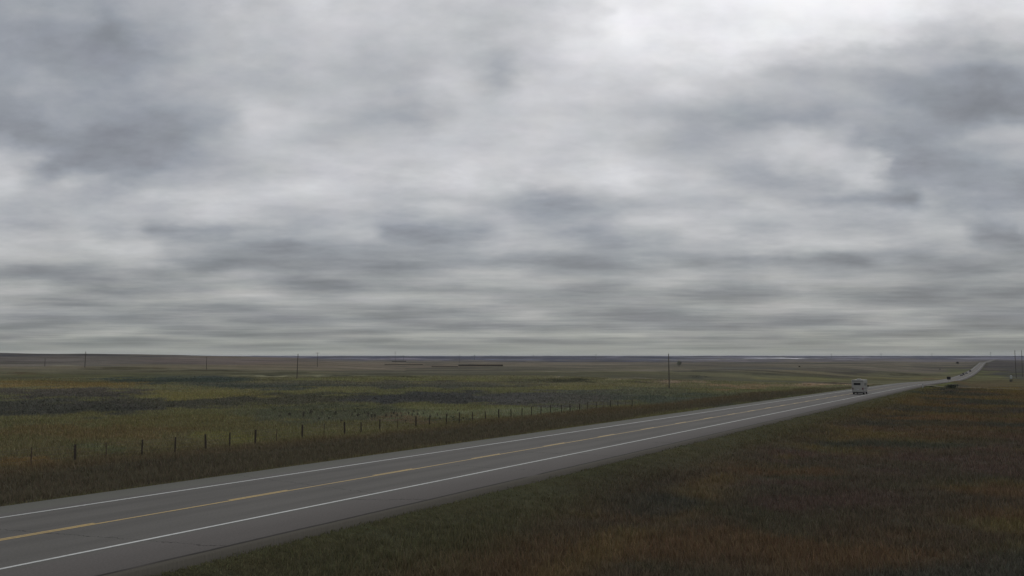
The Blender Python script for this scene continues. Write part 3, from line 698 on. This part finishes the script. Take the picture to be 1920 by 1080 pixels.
# ------------------------------------------------------------------ vehicles
M_rv = mat_basic('motorhome_white', (.27, .27, .25), .6, 0, .06, 2, .5)
M_glass = mat_basic('dark_glass', (.012, .013, .015), .35, 0, .1, 2, .25)
M_tyre = mat_basic('tyre', (.018, .018, .018), .9, 0, .2, 8)
M_rim = mat_basic('rim', (.35, .35, .36), .4, .6, .1, 8)
M_red = mat_basic('tail_light_red', (.10, .03, .04), .4, 0, .1, 8)
M_trim = mat_basic('dark_trim', (.035, .035, .04), .6, 0, .2, 4)
M_grey = mat_basic('grey_stripe', (.16, .15, .16), .5, 0, .1, 4)
M_lamp = mat_basic('headlamp_glass', (.25, .25, .25), .15, 0, .05, 4, .6)
YAW = PI / 2 - TH                                   # vehicle x axis along the road
def wheel(x, y, r, w, par):
    o = MB().tube([(x, y - w / 2, r), (x, y - w * .3, r), (x, y + w * .3, r), (x, y + w / 2, r)], [r * .88, r, r, r * .88], 20).build('wheel', M_tyre, par)
    sgn = 1 if y > 0 else -1
    MB().tube([(x, y + sgn * w * .42, r), (x, y + sgn * (w * .52), r)], [r * .58, r * .5], 14).build('rim', M_rim, o)
def motorhome(s_, e):
    p = road_pt(np.array([s_]), e, .008)[0]
    t = empty('motorhome', p, YAW, 'white boxy motorhome driving away in the right lane of the highway', 'motorhome')
    sl_ = float(zr(np.array(s_ + 3)) - zr(np.array(s_ - 3))) / 6
    t.rotation_euler = (0, -math.atan(sl_), YAW)
    MB().box((-.6, 0, 1.72), (4.9, 2.22, 2.2), bev=.10).build('body', M_rv, t)
    MB().prism([(1.75, .62), (1.75, 2.1), (2.45, 2.05), (3.0, 1.38), (3.75, 1.2), (3.85, .62)], -.98, .98).build('cab', M_rv, t)
    MB().box((2.25, 0, 2.42), (1.7, 2.1, .8), bev=.12).build('overcab_bunk', M_rv, t)
    MB().box((-.5, 0, .62), (5.0, 2.16, .46)).build('skirt', M_grey, t)
    w = MB().box((-3.06, .1, 2.02), (.05, 1.25, .42)).build('rear_window', M_glass, t)
    MB().box((-3.075, 0, 2.62), (.06, 2.0, .10)).build('marker_rail', M_trim, t)
    for q in (-1, 1):
        MB().box((-3.07, q * .92, 1.12), (.06, .24, .36)).build('tail_light', M_red, t)
        MB().prism([(2.5, 1.42), (2.15, 1.42), (2.2, 1.95), (2.42, 1.95)], q * .985 - .01, q * .985 + .01).build('cab_window', M_glass, t)
        MB().box((2.75, q * 1.2, 1.55), (.1, .25, .34)).build('mirror', M_trim, t)
        for x_ in ((-1.7, .1) if q > 0 else (-1.9, -.5, .8)):
            MB().box((x_, q * 1.115, 1.95), (.72, .03, .5)).build('side_window', M_glass, t)
        wheel(-1.75, q * .92, .38, .28, t); wheel(2.95, q * .86, .38, .25, t)
    MB().box((-.6, -1.12, 1.15), (4.6, .02, .16)).build('stripe', M_grey, t)
    MB().box((-.6, 1.12, 1.15), (4.6, .02, .16)).build('stripe', M_grey, t)
    MB().box((1.2, -1.125, 1.45), (.62, .03, 1.7)).build('door', M_rv, t)
    MB().box((-3.14, 0, .60), (.14, 2.1, .22), bev=.03).build('bumper', M_rv, t)
    MB().box((-3.09, 0, .98), (.05, .42, .2)).build('number_plate', M_rim, t)
    MB().box((-.4, 0, .36), (5.0, 1.7, .2)).build('chassis', M_trim, t)
    MB().box((-1.0, 0, 2.93), (.95, .7, .24), bev=.06).build('air_conditioner', M_rv, t)
    MB().tube([(-3.1, 1.0, .9), (-3.25, 1.0, 1.0), (-3.25, 1.0, 2.6), (-3.1, 1.0, 2.7)], .025, 6).build('ladder', M_rim, t)
motorhome(s_at(1613, -1.9), -1.9)

def car(s_, e, col, label, hgt=1.5, suv=False):
    p = road_pt(np.array([s_]), e, .008)[0]
    t = empty('car', p, YAW + PI, label, 'car', 'dark cars coming down the far road')
    m = mat_basic('car_paint', col, .6, 0, .05, 2, .2); h_ = hgt; t.scale = (1.12, 1.15, 1.12)
    prof = [(-2.25, .32), (-2.3, .8), (-2.15, .98), (2.15 if suv else 1.9, 0), (0, 0)]
    prof = [(-2.2, .30), (-2.3, .62), (-2.2, .95), (-1.0, 1.0), (1.1, 1.02), (2.2, .86), (2.3, .5), (2.2, .30)]
    MB().prism(prof, -.9, .9).build('body', m, t)
    if suv: cab = [(-2.1, .96), (-1.9, h_ - .06), (-.1, h_), (.5, h_ - .06), (1.2, 1.0)]
    else: cab = [(-1.9, .97), (-1.3, h_ - .08), (-.3, h_), (.4, h_ - .08), (1.25, 1.0)]
    MB().prism(cab, -.86, .86, [0, .16, .16, .16, 0]).build('roof', m, t)
    a, b2 = cab[-2], cab[-1]
    mb = MB(); q = .02
    vs = [mb.bm.verts.new(v) for v in ((b2[0] - .02 + q, -.76, b2[1] + .06 + q), (b2[0] - .02 + q, .76, b2[1] + .06 + q), (a[0] + q + .04, .64, a[1] - .02 + q), (a[0] + q + .04, -.64, a[1] - .02 + q))]
    mb.bm.faces.new(vs); bmesh.ops.solidify(mb.bm, geom=mb.bm.faces[:], thickness=.02); mb.build('windscreen', M_glass, t)
    for sg in (-1, 1):
        mb = MB()
        vs = [mb.bm.verts.new(v) for v in ((cab[0][0] + .25, sg * .875, 1.04), (b2[0] - .3, sg * .875, 1.04), (a[0] - .05, sg * .755, a[1] - .06), (cab[1][0] + .15, sg * .755, cab[1][1] - .04))]
        mb.bm.faces.new(vs); bmesh.ops.solidify(mb.bm, geom=mb.bm.faces[:], thickness=.015); mb.build('side_window', M_glass, t)
        MB().box((2.27, sg * .68, .66), (.08, .34, .16)).build('headlight', M_lamp, t)
        MB().box((-2.29, sg * .72, .78), (.06, .28, .18)).build('tail_light', M_red, t)
        wheel(1.4, sg * .82, .34, .22, t); wheel(-1.35, sg * .82, .34, .22, t)
car(s_at(1802.0, 1.6), 1.6, (.012, .012, .014), 'black car nearest the camera in the line of four on the far road', 1.5)
car(s_at(1805.5, 1.9), 1.9, (.012, .012, .014), 'black sport utility car second in the line of four on the far road', 1.75, True)
car(s_at(1811.5, 1.8), 1.8, (.018, .014, .02), 'dark car third in the line of four on the far road', 1.5)
car(s_at(1818.5, 1.8), 1.8, (.02, .017, .018), 'dark sport utility car farthest back in the line of four on the far road', 1.75, True)

# ------------------------------------------------------------------ roadside bits by the junction
M_signback = mat_basic('sign_back_dark', (.02, .02, .022), .6, .2, .1, 4)
s_ = s_at(1779, -9.0); p = road_pt(np.array([s_]), -9.0)[0]; z = float(H(p[0], p[1]))
t = empty('road_sign', (p[0], p[1], z), -TH, 'dark square road sign on a thin post at the road junction', 'sign')
MB().box((0, 0, .9), (.08, .08, 2.0)).build('post', M_wood, t)
MB().box((0, -.07, 1.75), (1.35, .03, 1.15), bev=.012).build('panel', M_signback, t)
s_ = s_at(1730.5, -7.6); p = road_pt(np.array([s_]), -7.6)[0]; z = float(H(p[0], p[1]))
t = empty('marker_post', (p[0], p[1], z), -TH, 'small white marker post at the corner of the gravel access road', 'marker post')
M_mark = mat_basic('marker_white', (.33, .35, .34), .5, 0, .05, 4)
MB().box((0, 0, .5), (.24, .06, 1.3), top=(.85, 1)).build('blade', M_mark, t)
MB().box((0, -.04, 1.0), (.12, .012, .1)).build('reflector', M_trim, t)
p = hit(1896, 715.5); k = size_at(p, 1)
t = empty('storage_tank', p, .3, 'small white tank on a dark stand beside the right edge poles', 'tank')
MB().tube([(.2 * k, 0, 5.2 * k), (.2 * k, 0, 10.2 * k), (.2 * k, 0, 11.5 * k)], [1.9 * k, 1.9 * k, .9 * k], 18).build('tank_body', M_mark, t)
mb = MB()
for sx in (-1, 1):
    for sy in (-1, 1): mb.tube([(.2 * k + sx * 1.6 * k, sy * 1.6 * k, -.3), (.2 * k + sx * 1.4 * k, sy * 1.4 * k, 5.3 * k)], .3 * k, 6)
mb.box((.2 * k, 0, 4.9 * k), (4.2 * k, 4.2 * k, .5 * k)); mb.build('stand', M_trim, t)
MB().box((-2.2 * k, -1.2 * k, 1.2 * k), (3.6 * k, 2.4 * k, 2.6 * k), bev=.1 * k).build('pump_box', M_trim, t)

# ------------------------------------------------------------------ vegetation
def mat_leaf(name, attr=True, col=(.06, .07, .05)):
    m = bpy.data.materials.new(name); m.use_nodes = True
    h = G(m.node_tree); b = m.node_tree.nodes['Principled BSDF']
    p = h.n('ShaderNodeTexCoord').outputs['Object']
    n = h.noise(p, 1.7, 3, .6)
    src = h.n('ShaderNodeAttribute', attribute_name='cover').outputs['Color'] if attr else (*col, 1)
    h.put(b.inputs['Base Color'], h.mix(1.0, src, h.ramp(n, [(.3, (.75, .75, .75)), (.7, (1.3, 1.3, 1.3))]), 'MULTIPLY'))
    b.inputs['Roughness'].default_value = .95; b.inputs['Specular IOR Level'].default_value = .08
    return m
M_grass = mat_leaf('grass_blades')
M_sage = mat_leaf('sage_leaves')
M_bark = mat_basic('bark', (.06, .05, .04), .95, 0, .3, 4)
def leafcloud(n, c, r, size, flat=1.0, clumps=9, seed=0):
    """leaf-sized triangles gathered in clumps inside an ellipsoid"""
    q = np.random.default_rng(seed)
    cen = q.normal(size=(clumps, 3)); cen /= np.linalg.norm(cen, axis=1)[:, None]; cen *= q.uniform(.25, .8, (clumps, 1))
    k = q.integers(0, clumps, n)
    pts = cen[k] + q.normal(size=(n, 3)) * .22
    pts = pts * np.array([r[0], r[1], r[2]]) + np.array(c)
    a = q.normal(size=(n, 3)); b = q.normal(size=(n, 3))
    a /= np.linalg.norm(a, axis=1)[:, None]; b /= np.linalg.norm(b, axis=1)[:, None]
    sz = size * q.uniform(.6, 1.4, (n, 1))
    V = np.stack([pts - a * sz * .5, pts + a * sz * .5, pts + b * sz], 1).reshape(-1, 3)
    br = (.7 + .6 * q.random(clumps))[k] * q.uniform(.8, 1.2, n)
    return V, np.repeat(br, 3)
def tree(x, yb, wpx, hpx, label, name='tree', cat='tree', col=(.22, .225, .18), trunk=.3, seed=1, n=300, group=None):
    p = hit(x, yb); k = size_at(p, 1); h_ = hpx * k; w = wpx * k
    t = empty(name, p, 0, label, cat, group)
    V, br = leafcloud(n, (0, 0, h_ * (.5 + trunk * .3)), (w * .46, w * .46, h_ * (.5 - trunk * .3)), w * .11, clumps=14, seed=seed)
    cols = np.array(col)[None] * br[:, None]
    mesh_np('crown', V, np.arange(len(V)).reshape(-1, 3), M_sage, t, cols=cols)
    mb = MB().tube([(0, 0, -.3), (w * .02, 0, h_ * .35), (-w * .02, 0, h_ * .75)], [w * .045, w * .03, w * .012], 7)
    for i in range(5):
        a = i * 1.3; mb.tube([(0, 0, h_ * (.18 + .09 * i)), (math.cos(a) * w * .18, math.sin(a) * w * .18, h_ * (.42 + .09 * i)), (math.cos(a) * w * .32, math.sin(a) * w * .32, h_ * (.55 + .08 * i))], [w * .02, w * .013, w * .006], 5)
    mb.build('trunk', M_bark, t)
tree(1273, 687, 13, 10.5, 'round grey-green tree alone on the plain beside the tall pole', seed=4)
tree(1796, 683.3, 7, 5, 'small dark bush on the plain left of the far road', seed=6, n=350, col=(.06, .06, .055))
tree(1762.5, 693.8, 3.4, 2.6, 'tiny dark bush left of the far road below the small dark one', seed=8, n=200, col=(.04, .035, .03))
tree(1499, 688.5, 5, 2.4, 'tiny low bush far out on the plain above the highway', seed=9, n=250, col=(.05, .05, .045))
def shrub(x, yb, wpx, hpx, label, col, seed, group=None, n=260, name='shrub'):
    p = hit(x, yb); k = size_at(p, 1); h_ = hpx * k; w = wpx * k
    V, br = leafcloud(n, (0, 0, h_ * .5), (w * .5, w * .4, h_ * .5), max(min(w, h_) * .22, .05), clumps=8, seed=seed)
    V[:, 2] = np.maximum(V[:, 2], -.1)
    st = []
    q = np.random.default_rng(seed + 50)
    for i in range(7):
        a = q.uniform(0, 2 * PI); r_ = q.uniform(.1, .4) * w; b = np.array([math.cos(a) * r_, math.sin(a) * r_, h_ * q.uniform(.6, 1.0)]); st += [(-.012, 0, -.05), (.012, 0, -.05), tuple(b)]
    V = np.vstack([V, np.array(st)]); br = np.concatenate([br, np.full(len(st), .6)])
    o = mesh_np(name, V, np.arange(len(V)).reshape(-1, 3), M_sage, None, cols=np.array(col)[None] * br[:, None])
    o.location = p
    return tag(o, label, 'shrub', group)
shrub(1788, 729.5, 26, 8, 'low dark green bush in the ditch below the road sign', (.07, .08, .06), 31, n=700)
WEEDS = [(569, 782, 7, 11), (583, 779, 7, 12), (604, 779, 5, 9), (629, 778, 6, 8), (646, 772, 9, 3), (660, 781, 4, 10), (671, 782, 6, 8), (683, 778, 4, 11), (690, 783, 6, 12), (697, 784, 6, 9), (703, 784, 6, 10),
         (724, 783, 6, 7), (734, 785, 4, 9), (738, 778, 5, 7), (745, 782, 5, 8), (753, 783, 5, 7), (766, 778, 4, 8), (773, 781, 4, 9), (776, 775, 4, 7), (783, 779, 4, 6), (794, 778, 4, 6), (807, 784, 5, 6), (820, 783, 4, 10),
         (838, 784, 4, 9), (543, 781, 8, 7), (525, 783, 7, 6), (640, 792, 7, 6), (617, 787, 7, 6), (598, 788, 6, 7), (841, 772, 3, 5), (858, 772, 3, 5), (760, 790, 6, 3), (826, 786, 12, 3)]
SIDE = ['above the first gap of fence posts', 'above the fence']
for i, (x, y, w_, h_) in enumerate(WEEDS):
    look = 'tall dark weed clump' if h_ >= 9 else ('low flat dark weed clump' if h_ <= 4 else 'short dark weed clump')
    nearest = min(range(len(obs)), key=lambda q: abs(obs[q][0] - x))
    shrub(x, y, w_ * .9, h_, '%s behind the roadside fence, number %s from the left in the row' % (look, i), (.12, .11, .09), 100 + i, 'dark weeds standing behind the fence', 140, 'weed_clump')
ws = sorted([o for o in C.objects if o.name.startswith('weed_clump')], key=lambda o: o.location.x / o.location.y)
ORD = ['leftmost', 'second', 'third', 'fourth', 'fifth', 'sixth', 'seventh', 'eighth', 'ninth', 'tenth', 'eleventh', 'twelfth', 'thirteenth', 'fourteenth', 'fifteenth', 'sixteenth', 'seventeenth', 'eighteenth', 'nineteenth', 'twentieth']
nw = len(ws)
for i, o in enumerate(ws):
    look = o['label'].split(' behind')[0]
    half = (nw + 1) // 2
    pos = (ORD[i] + ' from the left') if i < half else ((ORD[nw - 1 - i] if nw - 1 - i else 'rightmost') + ('' if nw - 1 - i == 0 else ' from the right'))
    o['label'] = '%s behind the fence, %s in the weed row' % (look, pos)

# grass: blades rooted on the ground, tinted by the cover they grow in
def grass(name, label, X, Y, hgt, wid, nbl, seed, spread, bright=2.05):
    q = np.random.default_rng(seed)
    n = len(X)
    Z = H(X, Y); base = cover(X, Y, Z)
    X = np.repeat(X, nbl); Y = np.repeat(Y, nbl); Z = np.repeat(Z, nbl); base = np.repeat(base, nbl, 0)
    hh = np.repeat(hgt, nbl); wd = np.repeat(wid, nbl); sp = np.repeat(spread, nbl)
    m = len(X)
    ox, oy = q.normal(size=m) * sp, q.normal(size=m) * sp
    s2 = X * ST + Y * CT; e2 = np.abs(-X * CT + Y * ST - dcen(s2)); hh = hh * (.22 + .78 * sm(6.8, 10.5, e2))
    hh = hh * (.55 + .95 * np.repeat(fb(X[::nbl] / 3.5, Y[::nbl] / 3.5, 201, 3), nbl)) * q.uniform(.55, 1.2, m)
    tall = q.random(m) < .006; hh = np.where(tall, hh * 1.9, hh)
    a = q.uniform(0, PI, m); lx, ly = q.normal(size=m) * hh * .35, q.normal(size=m) * hh * .35
    B = np.stack([X + ox, Y + oy, Z - .03], -1)
    wv = np.stack([np.cos(a) * wd, np.sin(a) * wd, np.zeros(m)], -1)
    T = B + np.stack([lx, ly, hh + .03], -1)
    V = np.stack([B - wv * .5, B + wv * .5, T], 1).reshape(-1, 3)
    tint = q.uniform(.75, 1.3, (m, 1)) * (1 + q.normal(size=(m, 3)) * .05)
    col = np.repeat(base * tint * bright, 3, 0).reshape(m, 3, 3)
    col[:, 2] *= 1.25
    o = mesh_np(name, V, np.arange(3 * m).reshape(-1, 3), M_grass, None, cols=np.clip(col.reshape(-1, 3), 0, 1))
    return tag(o, label, 'grass', None, 'stuff')
def scatter(n, rmin, rmax, az0, az1, seed, power=1.0):
    q = np.random.default_rng(seed)
    u_ = q.random(n); r = (rmin ** power + u_ * (rmax ** power - rmin ** power)) ** (1 / power) if power else rmin * (rmax / rmin) ** u_
    a = np.radians(q.uniform(az0, az1, n))
    X, Y = r * np.sin(a), r * np.cos(a)
    s = X * ST + Y * CT; e = -X * CT + Y * ST - dcen(s)
    return X, Y, s, e
X, Y, s_, e_ = scatter(330000, 14, 330, -50, 54, 5, .25)
k = (e_ < -6.9) & ~((np.abs(s_ - 303) < 4) & (e_ < -5)); X, Y = X[k], Y[k]; r = np.hypot(X, Y)
grass('roadside_grass', 'dull brown and green prairie grass covering the near right of the highway', X, Y, .22 + .0008 * r + 0 * X, .014 + .00045 * r, 4, 11, .10 + .0012 * r)
X, Y, s_, e_ = scatter(200000, 30, 330, -56, 30, 6, .3)
k = (e_ > 6.2) & (e_ < 31.5); X, Y = X[k], Y[k]; r = np.hypot(X, Y)
grass('ditch_grass', 'dark brown grass filling the ditch between highway and wire fence', X, Y, .24 + .0008 * r, .014 + .00045 * r, 4, 12, .12 + .0012 * r)
X, Y, s_, e_ = scatter(225000, 45, 420, -56, 30, 8, .2)
k = (e_ > 31.5); X, Y = X[k], Y[k]; r = np.hypot(X, Y)
grass('pasture_grass', 'olive and straw coloured pasture grass beyond the wire fence', X, Y, .20 + .0006 * r, .02 + .0006 * r, 3, 13, .15 + .002 * r)
# low grey sagebrush where the cover is sage
X, Y, s_, e_ = scatter(54000, 70, 520, -52, 30, 9, .3)
k = e_ > 33; X, Y = X[k], Y[k]; cv = cover(X, Y)
k = (cv[:, 2] > cv[:, 0] * .66) & (rng.random(len(X)) < .8); X, Y = X[k], Y[k]; cv = cv[k]; Z = H(X, Y); r = np.hypot(X, Y)
nb = 9; m = len(X) * nb; q = np.random.default_rng(77)
Xr, Yr, Zr_, Rr = (np.repeat(a, nb) for a in (X, Y, Z, r)); sz = np.repeat(q.uniform(.2, .45, len(X)), nb)
c0 = np.stack([Xr + q.normal(size=m) * sz * .5, Yr + q.normal(size=m) * sz * .5, Zr_ + np.abs(q.normal(size=m)) * sz * .55], -1)
a = q.normal(size=(m, 3)) * (sz * .32)[:, None]; b = q.normal(size=(m, 3)) * (sz * .32)[:, None]
V = np.stack([c0, c0 + a, c0 + b], 1).reshape(-1, 3)
col = np.repeat(np.repeat(cv * q.uniform(1.15, 1.75, (len(X), 1)), nb, 0) * q.uniform(.8, 1.25, (m, 1)), 3, 0)
tag(mesh_np('sagebrush', V, np.arange(3 * m).reshape(-1, 3), M_sage, None, cols=np.clip(col, 0, 1)), 'low grey sagebrush growing in dark bands across the pasture', 'sagebrush', None, 'stuff')
print('SAGE', len(X))

# ------------------------------------------------------------------ haze: thin even air between here and the skyline
HZ_B, HZ_T = float(GZ.min()) - 1.0, float(max(GZ.max(), 30)) + 12.0
mb = MB(); mb.box((0, 0, (HZ_B + HZ_T) / 2), (96000, 96000, HZ_T - HZ_B))
M_haze = bpy.data.materials.new('haze'); M_haze.use_nodes = True
hn = M_haze.node_tree; hn.nodes.clear()
vo = hn.nodes.new('ShaderNodeVolumePrincipled'); vo.inputs['Color'].default_value = (.80, .84, .95, 1); vo.inputs['Density'].default_value = 1.2e-5; vo.inputs['Anisotropy'].default_value = 0.0
ho = hn.nodes.new('ShaderNodeOutputMaterial'); hn.links.new(vo.outputs[0], ho.inputs['Volume'])
hz = mb.build('haze', M_haze); tag(hz, kind='stuff')
